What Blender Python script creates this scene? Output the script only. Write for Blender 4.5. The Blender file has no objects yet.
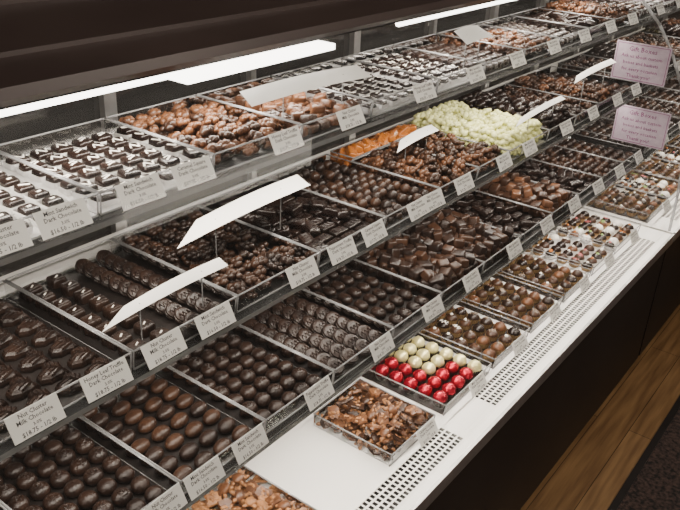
import bpy, math, random
from mathutils import Matrix, Vector, Euler
random.seed(7)
R=random.random
def U(a,b): return a+(b-a)*R()

# ------------------------------------------------------------------ materials
def new_mat(name):
    m=bpy.data.materials.new(name); m.use_nodes=True
    nt=m.node_tree; nt.nodes.clear()
    return m,nt,nt.nodes.new('ShaderNodeOutputMaterial')
def pbr(name,c1,c2=None,rough=.5,metal=0,nscale=60,bump=0.0,bscale=None,coat=0,spec=.5):
    m,nt,out=new_mat(name)
    p=nt.nodes.new('ShaderNodeBsdfPrincipled'); nt.links.new(p.outputs[0],out.inputs[0])
    p.inputs['Roughness'].default_value=rough; p.inputs['Metallic'].default_value=metal
    p.inputs['Coat Weight'].default_value=coat; p.inputs['Coat Roughness'].default_value=.18; p.inputs['Specular IOR Level'].default_value=spec
    tc=nt.nodes.new('ShaderNodeTexCoord')
    n=nt.nodes.new('ShaderNodeTexNoise'); n.inputs['Scale'].default_value=nscale; n.inputs['Detail'].default_value=3
    nt.links.new(tc.outputs['Object'],n.inputs['Vector'])
    r=nt.nodes.new('ShaderNodeValToRGB'); c2=c2 or tuple(x*.75 for x in c1)
    r.color_ramp.elements[0].position=.35; r.color_ramp.elements[1].position=.65
    r.color_ramp.elements[0].color=(*c2,1); r.color_ramp.elements[1].color=(*c1,1)
    nt.links.new(n.outputs['Fac'],r.inputs[0]); nt.links.new(r.outputs[0],p.inputs['Base Color'])
    if bump>0:
        n2=nt.nodes.new('ShaderNodeTexNoise'); n2.inputs['Scale'].default_value=bscale or nscale*3; n2.inputs['Detail'].default_value=4
        nt.links.new(tc.outputs['Object'],n2.inputs['Vector'])
        b=nt.nodes.new('ShaderNodeBump'); b.inputs['Strength'].default_value=bump; b.inputs['Distance'].default_value=.002
        nt.links.new(n2.outputs['Fac'],b.inputs['Height']); nt.links.new(b.outputs[0],p.inputs['Normal'])
    return m
def clear(name,tint=(1,1,1),ior=1.45,rough=.02,haze=0.0,refl=1.0):
    m,nt,out=new_mat(name)
    t=nt.nodes.new('ShaderNodeBsdfTransparent'); t.inputs[0].default_value=(*tint,1)
    g=nt.nodes.new('ShaderNodeBsdfGlossy'); g.inputs['Roughness'].default_value=rough
    f=nt.nodes.new('ShaderNodeFresnel'); f.inputs['IOR'].default_value=ior
    mu=nt.nodes.new('ShaderNodeMath'); mu.operation='MULTIPLY'; mu.inputs[1].default_value=refl
    mx=nt.nodes.new('ShaderNodeMixShader')
    nt.links.new(f.outputs[0],mu.inputs[0]); nt.links.new(mu.outputs[0],mx.inputs[0]); nt.links.new(t.outputs[0],mx.inputs[1]); nt.links.new(g.outputs[0],mx.inputs[2])
    last=mx
    if haze>0:
        d=nt.nodes.new('ShaderNodeBsdfDiffuse'); d.inputs[0].default_value=(.8,.8,.8,1)
        m2=nt.nodes.new('ShaderNodeMixShader'); m2.inputs[0].default_value=haze
        nt.links.new(mx.outputs[0],m2.inputs[1]); nt.links.new(d.outputs[0],m2.inputs[2]); last=m2
    nt.links.new(last.outputs[0],out.inputs[0]); return m
def emis(name,c,s):
    m,nt,out=new_mat(name); e=nt.nodes.new('ShaderNodeEmission'); e.inputs[0].default_value=(*c,1); e.inputs[1].default_value=s
    nt.links.new(e.outputs[0],out.inputs[0]); return m
def wood(name):
    m,nt,out=new_mat(name); N=nt.nodes.new; L=nt.links.new
    p=N('ShaderNodeBsdfPrincipled'); p.inputs['Roughness'].default_value=.42; L(p.outputs[0],out.inputs[0])
    tc=N('ShaderNodeTexCoord'); mp=N('ShaderNodeMapping'); mp.inputs['Scale'].default_value=(1.5,22,1); L(tc.outputs['Object'],mp.inputs[0])
    n=N('ShaderNodeTexNoise'); n.inputs['Scale'].default_value=3; n.inputs['Detail'].default_value=6; L(mp.outputs[0],n.inputs['Vector'])
    r=N('ShaderNodeValToRGB'); e=r.color_ramp.elements; e[0].position=.3; e[0].color=(.13,.070,.032,1); e[1].position=.7; e[1].color=(.27,.158,.072,1)
    L(n.outputs['Fac'],r.inputs[0])
    b=N('ShaderNodeTexBrick'); b.inputs['Scale'].default_value=1; b.inputs['Brick Width'].default_value=1.1; b.inputs['Row Height'].default_value=.105
    b.inputs['Mortar Size'].default_value=.0012; b.inputs['Color1'].default_value=(1,1,1,1); b.inputs['Color2'].default_value=(.7,.66,.6,1); b.inputs['Mortar'].default_value=(.1,.07,.05,1)
    L(tc.outputs['Object'],b.inputs['Vector'])
    mx=N('ShaderNodeMix'); mx.data_type='RGBA'; mx.blend_type='MULTIPLY'; mx.inputs[0].default_value=1
    L(r.outputs[0],mx.inputs[6]); L(b.outputs['Color'],mx.inputs[7]); L(mx.outputs[2],p.inputs['Base Color']); return m
M={}
M['dark']=pbr('dark_chocolate',(.017,.0085,.006),(.009,.005,.004),.27,bump=.25,nscale=30,bscale=250,spec=.45)
M['dark2']=pbr('dark_chocolate_matte',(.026,.013,.0085),(.012,.0062,.0045),.33,bump=.45,nscale=40,bscale=300,spec=.38)
M['mid']=pbr('medium_chocolate',(.056,.025,.013),(.025,.011,.006),.36,bump=.4,nscale=40,bscale=260,spec=.38)
M['milk']=pbr('milk_chocolate',(.15,.062,.027),(.072,.029,.013),.36,bump=.4,nscale=40,bscale=260,spec=.4)
M['pale']=pbr('white_chocolate',(.84,.84,.42),(.72,.73,.31),.45,bump=.3,nscale=40)
M['cream']=pbr('cream_filling',(.30,.23,.18),(.2,.15,.11),.6)
M['lines']=pbr('white_icing',(.84,.81,.74),(.74,.70,.63),.5)
M['nut']=pbr('toasted_nut',(.34,.155,.06),(.17,.07,.025),.5,bump=.6,nscale=70)
M['orange']=pbr('candied_orange',(.62,.20,.028),(.40,.12,.014),.3,bump=.3,nscale=50,coat=.3)
M['red']=pbr('red_foil',(.50,.012,.035),(.28,.006,.02),.26,metal=.7,bump=.8,nscale=40,bscale=180)
M['gold']=pbr('gold_foil',(.86,.80,.42),(.70,.62,.28),.28,metal=.5,bump=.8,nscale=40,bscale=180)
M['greenc']=pbr('green_topping',(.25,.38,.10),(.18,.28,.07),.5)
M['pinkc']=pbr('pink_topping',(.55,.16,.16),(.4,.1,.1),.5)
M['cupw']=pbr('white_paper_cup',(.82,.81,.79),(.74,.73,.71),.7)
M['cupb']=pbr('brown_paper_cup',(.03,.017,.013),(.018,.010,.008),.6)
M['cupg']=pbr('gold_paper_cup',(.42,.28,.13),(.24,.14,.06),.35,metal=.4)
M['linerd']=pbr('dark_tray_liner',(.014,.010,.009),(.009,.007,.006),.5,spec=.3)
M['linerw']=pbr('white_tray_liner',(.78,.77,.75),(.70,.69,.67),.6)
M['acr']=clear('clear_acrylic',(.96,.96,.97),1.45,.04)
M['acredge']=clear('acrylic_edge',(.75,.76,.78),1.6,.1,haze=.25)
M['glass']=clear('case_glass',(.975,.975,.97),1.38,.01,haze=.010,refl=.6)
M['shelf']=clear('shelf_glass',(.90,.93,.92),1.45,.02,haze=.02)
M['shelfedge']=clear('shelf_glass_edge',(.35,.42,.4),1.5,.1,haze=.15)
M['white']=pbr('white_enamel',(.80,.78,.74),(.76,.74,.70),.35,nscale=8)
M['paper']=pbr('label_card',(.80,.79,.75),(.74,.73,.69),.6,nscale=12)
M['ink']=pbr('label_ink',(.04,.035,.04),(.03,.03,.03),.7)
M['purple']=pbr('purple_print',(.24,.05,.17),(.18,.04,.13),.6)
M['lilac']=pbr('lilac_sign_card',(.47,.38,.45),(.41,.33,.40),.6)
M['alu']=pbr('brushed_aluminium',(.55,.54,.53),(.42,.41,.40),.32,metal=.9,nscale=20)
M['black']=pbr('black_panel',(.016,.013,.012),(.010,.008,.008),.45,nscale=5)
M['hole']=pbr('vent_recess',(.012,.012,.012),(.01,.01,.01),.8)
M['canopy']=pbr('brown_bronze_metal',(.062,.044,.040),(.048,.034,.031),.36,nscale=4,metal=.2)
M['mirror']=pbr('dark_sliding_door',(.17,.165,.16),(.13,.125,.12),.10,metal=.85,nscale=4)
M['wood']=wood('wood_planks')
M['mat']=pbr('speckled_mat',(.06,.035,.028),(.006,.005,.005),.95,nscale=90,bump=.8,bscale=200)
M['wall']=pbr('brown_wall_paint',(.10,.075,.06),(.085,.06,.05),.8,nscale=3)
M['ceil']=pbr('ceiling_paint',(.30,.28,.26),(.26,.25,.23),.85,nscale=3)
M['tube']=emis('lamp_tube',(1,.95,.87),9)
M['fill_panel']=emis('added_ceiling_glow',(1,.93,.84),2)  # glow of the added ceiling panels out of view

# ------------------------------------------------------------------ mesh building
class MB:
    def __init__(s): s.v=[];s.f=[];s.m=[];s.sm=[];s.mats=[]
    def mi(s,k):
        if k not in s.mats: s.mats.append(k)
        return s.mats.index(k)
    def add(s,t,mat,mp=None):
        V,F,K,S=t; o=len(s.v)
        s.v.extend([tuple(mat@Vector(p)) for p in V])
        for f,k,q in zip(F,K,S):
            if mp and k in mp: k=mp[k]
            s.f.append([i+o for i in f]); s.m.append(s.mi(k)); s.sm.append(q)
    def box(s,lo,hi,k,bev=0):
        x0,y0,z0=lo;x1,y1,z1=hi;o=len(s.v)
        s.v+=[(x0,y0,z0),(x1,y0,z0),(x1,y1,z0),(x0,y1,z0),(x0,y0,z1),(x1,y0,z1),(x1,y1,z1),(x0,y1,z1)]
        for f in ((0,3,2,1),(4,5,6,7),(0,1,5,4),(1,2,6,5),(2,3,7,6),(3,0,4,7)):
            s.f.append([i+o for i in f]); s.m.append(s.mi(k)); s.sm.append(False)
    def face(s,pts,k,sm=False):
        o=len(s.v); s.v+=[tuple(p) for p in pts]; s.f.append(list(range(o,o+len(pts)))); s.m.append(s.mi(k)); s.sm.append(sm)
    def tube(s,p0,p1,r,k,n=10):
        p0=Vector(p0);p1=Vector(p1);d=(p1-p0).normalized();a=d.orthogonal().normalized();b=d.cross(a);o=len(s.v)
        for p in (p0,p1):
            for i in range(n):
                t=2*math.pi*i/n; s.v.append(tuple(p+a*(r*math.cos(t))+b*(r*math.sin(t))))
        for i in range(n):
            j=(i+1)%n; s.f.append([o+i,o+j,o+n+j,o+n+i]); s.m.append(s.mi(k)); s.sm.append(True)
        s.f.append([o+i for i in range(n)][::-1]); s.m.append(s.mi(k)); s.sm.append(False)
        s.f.append([o+n+i for i in range(n)]); s.m.append(s.mi(k)); s.sm.append(False)
    def mesh(s,name):
        me=bpy.data.meshes.new(name); me.from_pydata(s.v,[],s.f)
        for k in s.mats: me.materials.append(M[k])
        me.polygons.foreach_set('material_index',s.m); me.polygons.foreach_set('use_smooth',s.sm); me.update(); return me
    def obj(s,name,parent=None,loc=(0,0,0)):
        return link(name,s.mesh(name),parent,loc)
def link(name,data,parent=None,loc=(0,0,0)):
    o=bpy.data.objects.new(name,data); bpy.context.scene.collection.objects.link(o); o.location=loc
    if parent: o.parent=parent
    return o

# templates: (verts, faces, mats, smooth)
def loft(outline,prof,k='A',sm=True,ringm=None):
    n=len(outline);V=[];F=[];K=[];S=[]
    for s,z in prof:
        V+= [(x*s,y*s,z) for x,y in outline]
    for r in range(len(prof)-1):
        kk=ringm[r] if ringm else k
        for i in range(n):
            j=(i+1)%n; F.append([r*n+i,r*n+j,(r+1)*n+j,(r+1)*n+i]); K.append(kk); S.append(sm)
    c=len(V); V.append((0,0,prof[-1][1]+(.02*prof[-1][0]*.02))); b=(len(prof)-1)*n
    for i in range(n):
        F.append([b+i,b+(i+1)%n,c]); K.append(ringm[-1] if ringm else k); S.append(sm)
    return (V,F,K,S)
def superell(a,b,e,n=16):
    o=[]
    for i in range(n):
        t=2*math.pi*(i+.5)/n; c,s=math.cos(t),math.sin(t)
        o.append((a*math.copysign(abs(c)**(2/e),c),b*math.copysign(abs(s)**(2/e),s)))
    return o
def join(*ts):
    V=[];F=[];K=[];S=[]
    for t in ts:
        o=len(V);V+=t[0];F+=[[i+o for i in f] for f in t[1]];K+=t[2];S+=t[3]
    return (V,F,K,S)
def xf(t,mat): return ([tuple(mat@Vector(p)) for p in t[0]],t[1],t[2],t[3])
def up(t,z): return xf(t,Matrix.Translation((0,0,z)))
def recol(t,k): return (t[0],t[1],[k]*len(t[2]),t[3])
def ridge(pts,w,h,k='L'):
    V=[];F=[];K=[];S=[]
    for (x0,y0,z0),(x1,y1,z1) in zip(pts[:-1],pts[1:]):
        d=Vector((x1-x0,y1-y0,0)); 
        if d.length<1e-6: continue
        nrm=Vector((-d.y,d.x,0)).normalized()*w; o=len(V)
        V+= [(x0-nrm.x,y0-nrm.y,z0),(x0+nrm.x,y0+nrm.y,z0),(x0,y0,z0+h),(x1-nrm.x,y1-nrm.y,z1),(x1+nrm.x,y1+nrm.y,z1),(x1,y1,z1+h)]
        for f in ([0,3,5,2],[1,2,5,4],[0,2,1],[3,4,5]): F.append([i+o for i in f]);K.append(k);S.append(False)
    return (V,F,K,S)
def square(a,h,e=5): return loft(superell(a,a,e,20),[(.97,0),(1,h*.1),(.97,h*.72),(.90,h*.94),(.78,h),(.4,h*1.02)])
def rectp(a,b,h): return loft(superell(a,b,7,20),[(.97,0),(1,h*.1),(.97,h*.75),(.91,h*.95),(.8,h),(.4,h*1.01)])
def sqcup(a,h):
    o=superell(a,a,7,20); n=20; V=[];F=[];K=[];S=[]
    for s,z in ((.9,0),(1.0,h)): V+=[(x*s,y*s,z) for x,y in o]
    for i in range(n):
        j=(i+1)%n; F.append([i,j,n+j,n+i]);K.append('C');S.append(False)
    return (V,F,K,S)
def dome(a,b,h,n=14): return loft(superell(a,b,2,n),[(.72,0),(.95,h*.2),(1,h*.42),(.93,h*.65),(.74,h*.85),(.42,h*.97),(.12,h)])
def swirl(a,h):
    pts=[(a*.6*(1-i/14)*math.cos(i*.9),a*.6*(1-i/14)*math.sin(i*.9),h*(.86+.16*i/14)) for i in range(13)]
    return join(dome(a,a,h),ridge(pts,a*.1,a*.12,'A'))
def zig(a,b,h,k='A',n=6,zs=.98,w=.0011):
    pts=[]
    for i in range(n+1):
        t=-1+2*i/n; pts.append((a*.85*t,b*.62*(1 if i%2 else -1)*(1-.25*t*t),h*zs))
    return ridge(pts,w,.0014,k)
def heart(a,h):
    o=[]
    for i in range(26):
        t=2*math.pi*i/26
        x=16*math.sin(t)**3; y=13*math.cos(t)-5*math.cos(2*t)-2*math.cos(3*t)-math.cos(4*t)
        q=1+.05*(-1)**i
        o.append((-x*a*q/17,y*a*q/17))
    t=loft(o,[(.97,0),(1,h*.3),(.93,h*.6),(.74,h*.85),(.42,h),(.1,h*1.05)],sm=False)
    s=[ridge([(0,-a*.8,h*.62),(0,0,h*1.03),(0,a*.25,h*.95)],.0018,.0035,'A')]
    for q in (-.55,-.3,-.05,.2):
        for sg in (-1,1): s.append(ridge([(0,q*a,h*.95),(sg*a*.6,q*a+a*.32,h*.74)],.0015,.0035,'A'))
    return join(t,*s)
def cup(a,h,n=36):
    o=[((a*(1+.045*(-1)**i))*math.cos(2*math.pi*i/n),(a*(1+.045*(-1)**i))*math.sin(2*math.pi*i/n)) for i in range(n)]
    V=[];F=[];K=[];S=[]
    for s,z in ((.8,0),(1.02,h)): V+=[(x*s,y*s,z) for x,y in o]
    for i in range(n):
        j=(i+1)%n; F.append([i,j,n+j,n+i]);K.append('C');S.append(False)
    F.append(list(range(n)));K.append('C');S.append(False)
    return (V,F,K,S)
def sandwich(a,b,h):
    o=superell(a,b,2,18)
    return join(loft(o,[(.93,0),(1,h*.08),(1,h*.30),(.93,h*.38),(.88,h*.40),(.88,h*.60),(.93,h*.62),(1,h*.7),(1,h*.9),(.92,h),(.5,h*1.04)],
                ringm=['A','A','A','A','L','A','A','A','A','A']),
                zig(a*.9,a*.5,h*1.02,'A',6,1.0,.0009))
def ico(r,amp,sub=2,sq=(1,1,1)):
    import bmesh
    bm=bmesh.new(); bmesh.ops.create_icosphere(bm,subdivisions=sub,radius=r)
    for v in bm.verts:
        k=1+U(-amp,amp); v.co=Vector((v.co.x*k*sq[0],v.co.y*k*sq[1],v.co.z*k*sq[2]))
    V=[tuple(v.co) for v in bm.verts];F=[[v.index for v in f.verts] for f in bm.faces]; bm.free()
    return (V,F,['A']*len(F),[True]*len(F))
def cluster(r):
    parts=[]
    for i in range(6):
        q=U(.45,.62)*r; ang=i*1.05+U(-.3,.3); rr=r*.52 if i else 0
        parts.append(xf(ico(q,.1,1,(1,1,.8)),Matrix.Translation((rr*math.cos(ang),rr*math.sin(ang),r*U(.4,.62)+(0 if i else r*.25)))))
    return join(*parts)
def flake(a,h):
    n=13; o=[(a*U(.6,1.15)*math.cos(2*math.pi*i/n),a*.75*U(.6,1.15)*math.sin(2*math.pi*i/n)) for i in range(n)]
    t=loft(o,[(.9,0),(1,h*.4),(.9,h),(.5,h*1.1)],sm=False)
    s=[t]
    for i in range(4):
        s.append(xf(xf(ico(a*.2,.1,1,(1.4,.8,.6)),Matrix.Rotation(U(0,3),4,'Z')),Matrix.Translation((a*U(-.5,.5),a*U(-.4,.4),h))))
    t=join(*s); K=list(t[2])
    nb=len(s[0][1])
    for i in range(nb,len(K)): K[i]='N'
    return (t[0],t[1],K,t[3])
def turtle(r):
    parts=[xf(ico(r*.75,.12,2,(1,.9,.55)),Matrix.Translation((0,0,r*.4)))]
    for i in range(5):
        a=i*1.257+U(-.2,.2)
        nut=recol(ico(r*.42,.12,1,(1.5,.7,.5)),'N')
        parts.append(xf(nut,Matrix.Translation((r*.7*math.cos(a),r*.7*math.sin(a),r*.3))@Matrix.Rotation(a,4,'Z')@Matrix.Rotation(U(-.5,.1),4,'Y')))
    return join(*parts)

T={
 'square':[join(square(.0125,.013),zig(.011,.009,.013,'A',4,1.0))],
 'squarel':[join(square(.0135,.014),zig(.012,.011,.014,'L',3,1.0,.0016),sqcup(.0165,.008)),
            join(square(.0135,.014),ridge([(-.007,-.004,.0142),(.007,.004,.0142)],.0018,.001,'L'),ridge([(-.004,.005,.0142),(.006,.007,.0142)],.0014,.001,'L'),sqcup(.0165,.008))],
 'squarew':[join(square(.0112,.013),ridge([(-.007,-.004,.0133),(.004,.001,.0133),(-.002,.006,.0133)],.0013,.001,'L'),sqcup(.0142,.009)),
            join(square(.0112,.013),ridge([(-.006,.004,.0133),(.007,-.002,.0133)],.0015,.001,'L'),sqcup(.0142,.009)),
            join(square(.0112,.013),ridge([(-.003,0,.0133),(.003,.001,.0133)],.0022,.001,'L'),sqcup(.0142,.009))],
 'squared':[join(square(.0125,.014),ridge([(-.003,-.002,.0143),(.003,.002,.0143)],.0014,.001,'L'),ridge([(-.009,.006,.0140),(.009,.008,.0140)],.001,.0012,'A'),ridge([(-.009,-.007,.0140),(.009,-.006,.0140)],.001,.0012,'A'))],
 'rect':[join(rectp(.019,.011,.013),zig(.017,.009,.013,'A',6,1.0))],
 'truffle':[swirl(.0145,.018),dome(.0145,.014,.0175)],
 'oval':[join(dome(.0175,.0125,.016),zig(.014,.009,.016,'A',6,.9)),join(dome(.0175,.0125,.016),zig(.014,.009,.016,'A',8,.92,.0008))],
 'ovals':[dome(.0175,.013,.016)],
 'heart':[heart(.0225,.013)],
 'sand':[sandwich(.0165,.0165,.010)],
 'sands':[sandwich(.0135,.0135,.009)],
 'cluster':[cluster(.0155) for _ in range(7)],
 'ball':[ico(.0115,.04,2) for _ in range(3)],
 'block':[rectp(.013,.0125,.017),rectp(.017,.0125,.015),rectp(.0125,.011,.02)],
 'turt':[flake(.021,.006) for _ in range(7)]+[turtle(.0165) for _ in range(3)],
 'foil':[join(ico(.0165,.035,2),up(cup(.0155,.013),-.0165)) for _ in range(3)],
 'cupt':[join(up(swirl(.0155,.022),.003),cup(.0165,.013)),
         join(up(dome(.0155,.0155,.020),.003),up(zig(.012,.01,.020,'L',5,1.1),.001),cup(.0165,.013)),
         join(up(dome(.0155,.0155,.020),.003),up(recol(ico(.005,.1,1),'L'),.023),cup(.0165,.013))],
}
def fill(mb,w,d,style):
    kind,a=style[0],style[1]
    mg=.006
    if kind=='grid':
        t,sx,sy,ang,jit=a['t'],a['sx'],a['sy'],a.get('ang',0),a.get('jit',.06)
        nx=max(1,int((w-2*mg)/sx)); ny=max(1,int((d-2*mg)/sy)); sx=(w-2*mg)/nx; sy=(d-2*mg)/ny
        for i in range(nx):
            for j in range(ny):
                mp=dict(a['m'](i,j,nx,ny)) if callable(a['m']) else a['m']
                z=a.get('z',.002)
                mat=Matrix.Translation((mg+sx*(i+.5)+U(-.0008,.0008),mg+sy*(j+.5)+U(-.0008,.0008),z))@Euler((a.get('tx',0)+U(-.05,.05),a.get('ty',0)+U(-.05,.05),ang+U(-jit,jit))).to_matrix().to_4x4()
                mb.add(random.choice(T[t]),mat,mp)
                if a.get('two') and R()<.55:
                    mat=Matrix.Translation((mg+sx*(i+.5)+U(-.006,.006),mg+sy*(j+.5)+U(-.006,.006),z+a['two']))@Euler((U(-.3,.3),U(-.3,.3),U(0,6))).to_matrix().to_4x4()
                    if mg+.012<mat.translation.x<w-mg-.012 and mg+.012<mat.translation.y<d-mg-.012: mb.add(random.choice(T[t]),mat,mp)
    else:
        t,s,layers=a['t'],a['s'],a.get('l',3)
        tilt=a.get('tilt',.6)
        for l in range(layers):
            ins=mg+s*.45+l*s*.12
            nx=max(1,int((w-2*ins)/s)+1); ny=max(1,int((d-2*ins)/s)+1)
            for i in range(nx):
                for j in range(ny):
                    if l==layers-1 and layers>1 and R()<a.get('skip',.25): continue
                    x=ins+(w-2*ins)*(i/(max(1,nx-1)))+U(-.2,.2)*s*(.6 if 0<i<nx-1 else .1)
                    y=ins+(d-2*ins)*(j/(max(1,ny-1)))+U(-.2,.2)*s*(.6 if 0<j<ny-1 else .1)
                    mp=dict(a['m'](i,j,nx,ny)) if callable(a['m']) else a['m']
                    mat=Matrix.Translation((x,y,.004+l*a.get('h',.011)))@Euler((U(-tilt,tilt),U(-tilt,tilt),U(0,6.28))).to_matrix().to_4x4()
                    mb.add(random.choice(T[t]),mat,mp)
def mix(*ks):
    def f(i,j,nx,ny):
        k=random.choice(ks); return {'A':k,'L':'cream','C':'cupb','N':'nut'}
    return f
def foilm(i,j,nx,ny):
    k='red' if i<2 else 'gold'
    if i>=2 and j<=1 and i<nx-1: k='red'
    return {'A':k,'C':'cupb'}
def cupm(i,j,nx,ny):
    return {'A':random.choice(['mid','dark2','dark','milk']),'L':random.choice(['cream','lines','milk']),'C':'cupg'}
def cupm2(i,j,nx,ny):
    return {'A':random.choice(['mid','milk','dark','lines','dark']),'L':random.choice(['lines','orange','greenc','pinkc','lines']),'C':'cupw' if R()<.4 else 'cupg'}
ST={
 'sqw':('grid',dict(t='squarew',sx=.0295,sy=.030,m={'A':'dark','L':'lines','C':'cupw'},jit=.12),'linerw'),
 'sqwl':('grid',dict(t='squarel',sx=.034,sy=.034,m={'A':'dark','L':'lines','C':'cupw'},jit=.1),'linerw'),
 'sqd':('grid',dict(t='square',sx=.0275,sy=.0275,m={'A':'dark2'}),'linerd'),
 'sqdl':('grid',dict(t='squared',sx=.0275,sy=.031,m={'A':'dark2','L':'lines'}),'linerd'),
 'sqm':('grid',dict(t='square',sx=.028,sy=.028,m=mix('milk','mid'),two=.013),'linerd'),
 'rect':('grid',dict(t='rect',sx=.041,sy=.026,m={'A':'dark'},two=.013),'linerd'),
 'heart':('grid',dict(t='heart',sx=.040,sy=.038,ang=.7,m={'A':'dark2'},jit=.15),'linerd'),
 'oval':('grid',dict(t='oval',sx=.028,sy=.037,ang=1.57,m={'A':'dark2'}),'linerd'),
 'oval2':('grid',dict(t='ovals',sx=.037,sy=.028,ang=.2,m=mix('dark2','mid')),'linerd'),
 'truf':('grid',dict(t='truffle',sx=.031,sy=.031,jit=3,m=mix('mid','dark2','dark2')),'linerd'),
 'trufd':('grid',dict(t='truffle',sx=.031,sy=.031,jit=3,m={'A':'dark2'}),'linerd'),
 'sand':('grid',dict(t='sand',sx=.036,sy=.0245,tx=.5,z=.009,m={'A':'dark2','L':'cream'},jit=.12),'linerd'),
 'sands':('grid',dict(t='sands',sx=.028,sy=.0205,tx=.5,z=.008,m={'A':'dark2','L':'cream'},jit=.12),'linerd'),
 'clm':('pile',dict(t='cluster',s=.027,l=2,h=.012,m=mix('milk','mid','milk')),'linerd'),
 'clmid':('pile',dict(t='cluster',s=.027,l=3,h=.012,m=mix('mid','mid','milk')),'linerd'),
 'clmm':('pile',dict(t='cluster',s=.027,l=3,h=.013,m=mix('mid','milk')),'linerd'),
 'cld':('pile',dict(t='cluster',s=.027,l=2,h=.012,m=mix('dark2','mid')),'linerd'),
 'clp':('pile',dict(t='cluster',s=.024,l=4,h=.012,m=mix('pale'),skip=.15),'linerw'),
 'ball':('pile',dict(t='truffle',s=.025,l=4,h=.012,m=mix('dark')),'linerd'),
 'balls':('pile',dict(t='ball',s=.022,l=2,h=.011,m=mix('dark2','mid')),'linerd'),
 'block':('pile',dict(t='block',s=.026,l=3,h=.014,tilt=.35,m=mix('mid','dark2')),'linerd'),
 'blockm':('pile',dict(t='block',s=.027,l=3,h=.014,tilt=.35,m=mix('mid','mid','milk')),'linerd'),
 'orange':('pile',dict(t='rect' ,s=.022,l=3,h=.011,m=mix('orange'),skip=.1),'linerd'),
 'bark':('pile',dict(t='turt',s=.027,l=5,h=.009,m=mix('mid','milk','milk','mid')),'linerw'),
 'barkl':('pile',dict(t='turt',s=.027,l=3,h=.008,m=mix('nut','milk')),'linerw'),
 'foil':('grid',dict(t='foil',sx=.037,sy=.036,z=.0185,m=foilm,jit=3),'linerd'),
 'cupt':('grid',dict(t='cupt',sx=.0345,sy=.0345,m=cupm,jit=3),'linerd'),
 'cupt2':('grid',dict(t='cupt',sx=.0345,sy=.0345,m=cupm2,jit=3),'linerw'),
}
def textgeo(s,size,align='CENTER'):
    cu=bpy.data.curves.new('t','FONT'); cu.body=s; cu.size=size; cu.align_x=align; cu.resolution_u=1; cu.offset=.0001
    ob=bpy.data.objects.new('t',cu); bpy.context.scene.collection.objects.link(ob)
    bpy.context.view_layer.update(); m2=bpy.data.meshes.new_from_object(ob.evaluated_get(bpy.context.evaluated_depsgraph_get()))
    V=[tuple(v.co) for v in m2.vertices];F=[list(p.vertices) for p in m2.polygons]
    bpy.data.objects.remove(ob); bpy.data.meshes.remove(m2); bpy.data.curves.remove(cu)
    return V,F
def tagmesh(lines,w=.066,h=.032):
    mb=MB(); mb.box((-w/2,-.0005,-h/2),(w/2,.0005,h/2),'paper')
    for i,(s,sz) in enumerate(lines):
        V,F=textgeo(s,sz); z=h/2-.0078-i*.0072
        mb.add(([(x,-.0007,z+y) for x,y,_ in V],F,['ink']*len(F),[False]*len(F)),Matrix.Identity(4))
    return mb.mesh('price_tag')
TAGS=[tagmesh([(a,.0075),(b,.0075),('3.0%',.0056),(c,.0075)]) for a,b,c in (
 ('Peppermint Truffle','Dark Chocolate','$18.75 - 1/2 lb'),('Caramel Square','Dark Chocolate','$17.75 - 1/2 lb'),
 ('Nut Cluster','Milk Chocolate','$18.75 - 1/2 lb'),('Mint Sandwich','Dark Chocolate','$16.50 - 1/2 lb'),('Honey Leaf Truffle','Dark Chocolate','$18.75 - 1/2 lb'))]

def tray(x0,x1,y0,d,z,style,tags=(.8,),hh=.030,name='chocolate_tray'):
    w=x1-x0; e=link(name,None,None,(x0,y0,z)); e.empty_display_size=.05
    mb=MB(); styles=[style] if isinstance(style,str) else style
    mb.box((.001,.001,0),(w-.001,d-.001,.0015),ST[styles[0]][2])
    f=.004
    A=[(0,0,0),(w,0,0),(w,d,0),(0,d,0)]; B=[(0-f*.2,-f,hh),(w,-f,hh),(w,d,hh),(0-f*.2,d,hh)]
    for i in range(4):
        j=(i+1)%4; mb.face([A[i],A[j],B[j],B[i]],'acr')
        mb.tube(Vector(B[i]),Vector(B[j]),.0015,'acredge',6)
    mb.tube(A[0],A[1],.0014,'acredge',6); mb.tube(A[1],A[2],.0014,'acredge',6)
    mb.tube(A[0],B[0],.0012,'acredge',6); mb.tube(A[1],B[1],.0012,'acredge',6)
    mb.obj('tray_box',e)
    n=len(styles)
    for k,s in enumerate(styles):
        cb=MB(); fill(cb,w/n,d,ST[s]); cb.obj('chocolates',e,(k*w/n,0,0))
    for t in tags:
        o=link('price_tag',random.choice(TAGS),e,(w*t,-.014,.019)); o.rotation_euler=(-.5,0,U(-.04,.04))
    return e

# ------------------------------------------------------------------ trays
def row(bounds,y0,d,z,styles,tagl,gap=.0045,hh=.03,depths={}):
    for i,s in enumerate(styles):
        tray(bounds[i]+gap/2,bounds[i+1]-gap/2,y0,depths.get(i,d),z,s,tagl[i] if i<len(tagl) else (.72,),hh)
ZA,ZB,ZC,ZD=1.20,1.00,.80,.575
row([.15,.34,.53,.72,.91,1.10,1.32,1.51,1.70,1.90,2.09,2.28,2.455],.75,.23,ZA,
    ['sqw','sqw','sqwl','clm','sqm','sqw','sqwl','sqd','clm','sqdl','rect','clmm'],[(.5,),(.27,.7),(.28,.76),(.75,),(.6,),(.7,),(.7,)])
row([.14,.33,.52,.71,.90,1.09,1.28,1.44,1.585,1.80,1.97,2.13,2.30,2.455],.70,.28,ZB,
    ['heart','heart',['sqdl','sands'],'cld','rect','balls','clmm','clmid','clp','ball','cld','clmid','truf'],
    [(.5,),(.22,.75),(.22,.72),(.72,),(.25,.75),(.5,.8),(.5,),(.7,),(.4,),(.5,),(.6,)],depths={6:.215,7:.215})
tray(1.30,1.575,.925,.06,ZB,'orange',())
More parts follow.
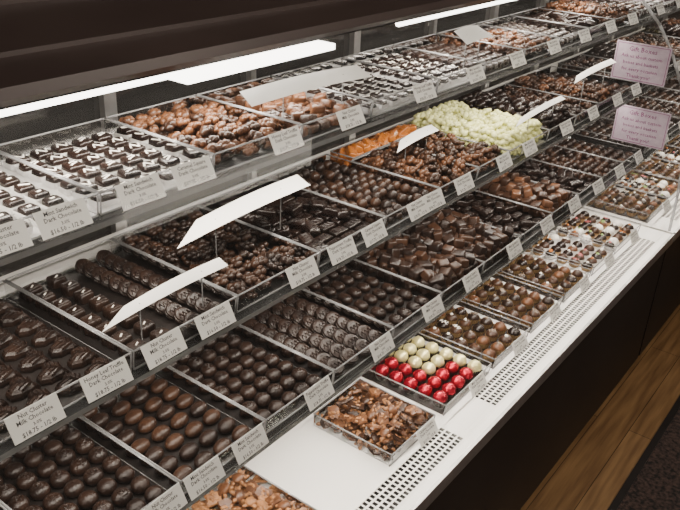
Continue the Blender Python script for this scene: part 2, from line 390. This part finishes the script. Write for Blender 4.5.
row([.19,.365,.54,.713,.885,1.065,1.24,1.42,1.60,1.78,1.95,2.12,2.29,2.455],.648,.26,ZC,
    ['heart','trufd','oval2','trufd','sand','oval','block','block','rect','blockm','rect','balls','truf'],
    [(.5,),(.3,.8),(.2,.75),(.7,),(.72,),(.72,),(.6,)])
tray(.60,.80,.60,.19,ZD,'barkl',(.8,))
tray(1.0,1.155,.588,.185,ZD,'bark',(.72,))
db=[(1.20,1.40,'foil'),(1.42,1.60,'cupt'),(1.62,1.80,'cupt'),(1.82,2.0,'cupt'),(2.02,2.18,'cupt2'),(2.20,2.42,'cupt2')]
for a,b,s in db: tray(a,b,.588,.235,ZD,s,(.6,),.028)

# ------------------------------------------------------------------ display case
prof=[(.508,.585),(.510,.70),(.520,.85),(.542,.95),(.577,1.04),(.622,1.125),(.675,1.20),(.742,1.265),(.800,1.31),(.835,1.335)]
LW=(1,.905,.79)
def area(name,parent,x0,x1,y,z,sy,energy,rot=0,col=LW):
    ld=bpy.data.lights.new(name,'AREA'); ld.shape='RECTANGLE'; ld.size=x1-x0; ld.size_y=sy; ld.energy=energy*(x1-x0); ld.color=col
    lo=link(name,ld,parent,((x0+x1)/2,y,z)); lo.rotation_euler=(rot,0,0)
def case(x0,x1,vents,lamps):
    e=link('display_case',None)
    b=MB()
    b.box((x0,.505,.10),(x1,1.12,.55),'black'); b.box((x0+.01,.545,0),(x1-.01,1.10,.10),'black')
    b.obj('base_cabinet',e)
    dk=MB()
    ys=[.497,.518,.574,1.05]; zt=ZD
    dk.box((x0,ys[0],.55),(x1,ys[1],zt),'white'); dk.box((x0,ys[2],.55),(x1,1.06,zt-.0005),'white')
    dk.box((x0,ys[1],.55),(x1,ys[2],zt-.006),'hole')
    xs=x0
    for v0,v1 in vents+[(x1,x1)]:
        if v0>xs: dk.box((xs,ys[1],.562),(v0,ys[2],zt),'white')
        if v1>v0:
            n=int((v1-v0)/.0115); s=(v1-v0)/n
            for k in range(5): 
                y=ys[1]+(ys[2]-ys[1])*k/4; dk.box((v0,y-.0019,zt-.0012),(v1,y+.0019,zt+.0002),'white')
            for k in range(n+1): dk.box((v0+k*s-.0015,ys[1],zt-.0012),(v0+k*s+.0015,ys[2],zt+.0001),'white')
        xs=v1
    dk.box((x0,.490,.545),(x1,.497,.578),'alu')
    dk.obj('deck',e)
    sh=MB()
    for z,y0 in ((ZA,.733),(ZB,.683),(ZC,.631)):
        sh.face([(x0,y0,z-.001),(x1,y0,z-.001),(x1,1.03,z-.001),(x0,1.03,z-.001)],'shelf')
        sh.face([(x0,y0,z-.009),(x0,1.03,z-.009),(x1,1.03,z-.009),(x1,y0,z-.009)],'shelf')
        sh.face([(x0,y0,z-.009),(x1,y0,z-.009),(x1,y0,z-.001),(x0,y0,z-.001)],'shelfedge')
        if z!=ZA: sh.box((x0,.992,z-.009),(x1,1.035,z+.006),'white')
        n=max(2,int((x1-x0)/1.1)+1)
        for k in range(n):
            x=x0+.02+(x1-x0-.04)*k/(n-1)
            sh.face([(x,y0+.02,z-.010),(x,1.04,z-.010),(x,1.04,z-.05)],'alu'); sh.box((x-.002,y0+.02,z-.014),(x+.002,1.04,z-.009),'alu')
        sh.box((x0+.02,y0+.032,z-.018),(x1-.02,y0+.048,z-.010),'alu')
        area('added_shelf_fill',e,x0+.03,x1-.03,y0+.040,z-.0195,.012,{ZA:3.0,ZB:2.6,ZC:4.3}[z],.15 if z!=ZC else -.25)  # added fill light hidden under the shelf
    sh.obj('glass_shelves',e)
    bk=MB()
    yb=1.055
    n=max(2,int((x1-x0)/.30)); s=(x1-x0)/n
    bk.box((x0,yb,.575),(x1,yb+.006,1.33),'mirror')
    for k in range(n+1):
        x=x0+k*s; w=.014 if k%2 else .024; bk.box((x-w/2,yb-.014,.575),(x+w/2,yb,1.33),'alu')
    bk.box((x0,yb-.02,1.305),(x1,yb+.02,1.333),'alu'); bk.box((x0,yb-.02,.575),(x1,yb+.02,.60),'alu')
    bk.obj('sliding_doors',e)
    g=MB()
    for i in range(len(prof)-1):
        (ya,za),(yc,zc)=prof[i],prof[i+1]
        g.face([(x0,ya,za),(x1,ya,za),(x1,yc,zc),(x0,yc,zc)],'glass',True)
    g.obj('curved_front_glass',e)
    eg=MB()
    eg.face([(x1,y,z) for y,z in prof]+[(x1,1.05,1.335),(x1,1.05,.58)],'glass')
    for i in range(len(prof)-1): eg.tube((x1,prof[i][0],prof[i][1]),(x1,prof[i+1][0],prof[i+1][1]),.0045,'acredge',8)
    eg.obj('end_glass',e)
    c=MB()
    P=[(.812,1.335),(.806,1.343),(.812,1.356),(.90,1.366),(.902,1.372),(1.08,1.392),(1.082,1.400),(1.50,1.43),(1.50,1.335)]
    for i in range(len(P)):
        a,b2=P[i],P[(i+1)%len(P)]; c.face([(x0,a[0],a[1]),(x1,a[0],a[1]),(x1,b2[0],b2[1]),(x0,b2[0],b2[1])],'canopy')
    for xx in (x0,x1): c.face([(xx,a,z) for a,z in P],'canopy')
    c.obj('canopy',e)
    l=MB()
    l.box((x0+.02,.835,1.325),(x1-.02,.875,1.335),'black')
    for a,b3,r in lamps:
        if r>.01: l.box((a,.825,1.306),(b3,.885,1.316),'tube')
        else: l.tube((a,.855,1.317),(b3,.855,1.317),r,'tube',12)
        area('tube_lamp',e,a,b3,.86,1.303,.02,4.8,0)
    l.obj('light_fixture',e)
    return e
c1=case(.10,2.475,[(.35,1.165),(1.30,2.38)],[(.15,.74,.007),(.75,1.09,.02),(1.33,2.42,.007)])
c2=case(2.49,3.9,[(2.6,3.8)],[(2.6,3.8,.007)])
for k in range(6):
    x=2.51+k*.2
    tray(x,x+.19,.588,.235,ZD,['cupt','cupt2'][k%2]); tray(x,x+.19,.648,.26,ZC,['truf','oval','balls'][k%3]); tray(x,x+.19,.70,.28,ZB,['cld','ball','clmm'][k%3]); tray(x,x+.19,.75,.23,ZA,['truf','sqdl'][k%2])

# signs on end glass
def sign(y,z,w,h,nm='promotional_sign'):
    mb=MB(); mb.box((-.001,-w/2,-h/2),(.001,w/2,h/2),'lilac')
    a=-.0016
    for s in (-1,1):
        mb.box((a,s*w*.47-.0008,-h*.46),(-.001,s*w*.47+.0008,h*.46),'purple'); mb.box((a,-w*.47,s*h*.46-.0008),(-.001,w*.47,s*h*.46+.0008),'purple')
    for i,(t,sz) in enumerate([('Gift Boxes',.020),('Ask us about custom',.0145),('boxes and baskets',.0145),('for every occasion',.0145),('Thank you!',.016)]):
        V,F=textgeo(t,sz); mb.add(([(a,-x,h*.28-i*.0195+y2) for x,y2,_ in V],F,['purple']*len(F),[False]*len(F)),Matrix.Identity(4))
    mb.obj(nm,None,(2.466,y,z))
sign(.705,1.085,.165,.115); sign(.665,.895,.165,.115)

# white strips on stems, standing in for light reflections in the front glass
def reflection_strip(p0,p1,w0,w1,base,sk=.06):
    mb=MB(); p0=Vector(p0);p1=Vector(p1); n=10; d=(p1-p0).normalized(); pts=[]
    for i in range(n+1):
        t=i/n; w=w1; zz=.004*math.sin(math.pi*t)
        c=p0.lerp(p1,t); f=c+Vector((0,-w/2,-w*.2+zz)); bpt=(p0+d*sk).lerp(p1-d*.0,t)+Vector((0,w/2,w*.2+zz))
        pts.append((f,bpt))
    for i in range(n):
        a,b=pts[i],pts[i+1]; mb.face([a[0],b[0],b[1],a[1]],'paper',True)  # tag paper reused as the white of the modelled reflection
    for t in (.3,.8):  # made-up stems carrying the strip
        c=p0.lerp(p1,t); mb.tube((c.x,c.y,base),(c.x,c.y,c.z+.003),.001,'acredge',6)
    mb.obj('glass_reflection_strip',None)
reflection_strip((.670,.790,1.10),(.99,.806,1.10),.006,.030,ZB+.004,.07)
reflection_strip((.490,.722,1.07),(.72,.732,1.07),.005,.018,ZB+.004,.05)
reflection_strip((.83,.795,1.275),(1.11,.775,1.275),.04,.035,ZA+.004,.01)
reflection_strip((1.306,.83,1.07),(1.50,.845,1.07),.006,.022,ZB+.004,.05)
reflection_strip((1.61,.71,1.08),(1.93,.725,1.08),.006,.014,ZB+.004,.06)
reflection_strip((1.98,.73,1.11),(2.32,.74,1.11),.008,.018,ZB+.004,.06)
reflection_strip((1.46,.79,1.28),(1.58,.79,1.28),.04,.045,ZA+.004,.02)

# ------------------------------------------------------------------ room
def slab(name,lo,hi,k):
    mb=MB(); mb.box(lo,hi,k); return mb.obj(name)
slab('floor',(-2.5,-2.5,-.05),(5.5,3,0),'wood')
slab('wall_back',(-2.5,3,0),(5.5,3.1,2.8),'wall'); slab('wall_front',(-2.5,-2.6,0),(5.5,-2.5,2.8),'wall')
slab('wall_right',(5.5,-2.5,0),(5.6,3,2.8),'wall'); slab('wall_left',(-2.6,-2.5,0),(-2.5,3,2.8),'wall')
slab('ceiling',(-2.5,-2.5,2.8),(5.5,3,2.88),'ceil')
mt=MB()
mt.box((-.5,-1.0,.0),(3.6,.345,.008),'mat'); mt.box((-.5,.325,.008),(3.6,.345,.011),'black'); mt.box((-.5,-1.0,.008),(3.6,-.98,.011),'black')
mt.obj('floor_mat')
for x in (.4,2.2):  # unseen overhead lights, added to brighten the deck and case front
    mb=MB(); mb.box((-.6,-.6,0),(.6,.6,.03),'white'); mb.box((-.57,-.57,-.004),(.57,.57,0),'fill_panel')
    o=mb.obj('added_ceiling_fill',None,(x,-.6,2.765))
    ld=bpy.data.lights.new('added_ceiling_area','AREA'); ld.size=1.1; ld.energy=30; ld.color=(1,.90,.78); link('added_fill_lamp',ld,o,(0,0,-.02))

w=bpy.data.worlds.new('World'); bpy.context.scene.world=w; w.use_nodes=True
w.node_tree.nodes['Background'].inputs[0].default_value=(.5,.5,.55,1); w.node_tree.nodes['Background'].inputs[1].default_value=.15

# ------------------------------------------------------------------ camera
cd=bpy.data.cameras.new('camera'); cam=link('camera',cd); cd.sensor_width=36; cd.lens=787/680*36; cd.clip_start=.01
fwd=Vector((.722,.5255,-.45)).normalized(); rt=Vector((.6055,-.795,.0435)); rt=(rt-fwd*rt.dot(fwd)).normalized(); up_=rt.cross(fwd)
m=Matrix((rt,up_,-fwd)).transposed().to_4x4(); m.translation=(0,0,1.6); cam.matrix_world=m
bpy.context.scene.camera=cam
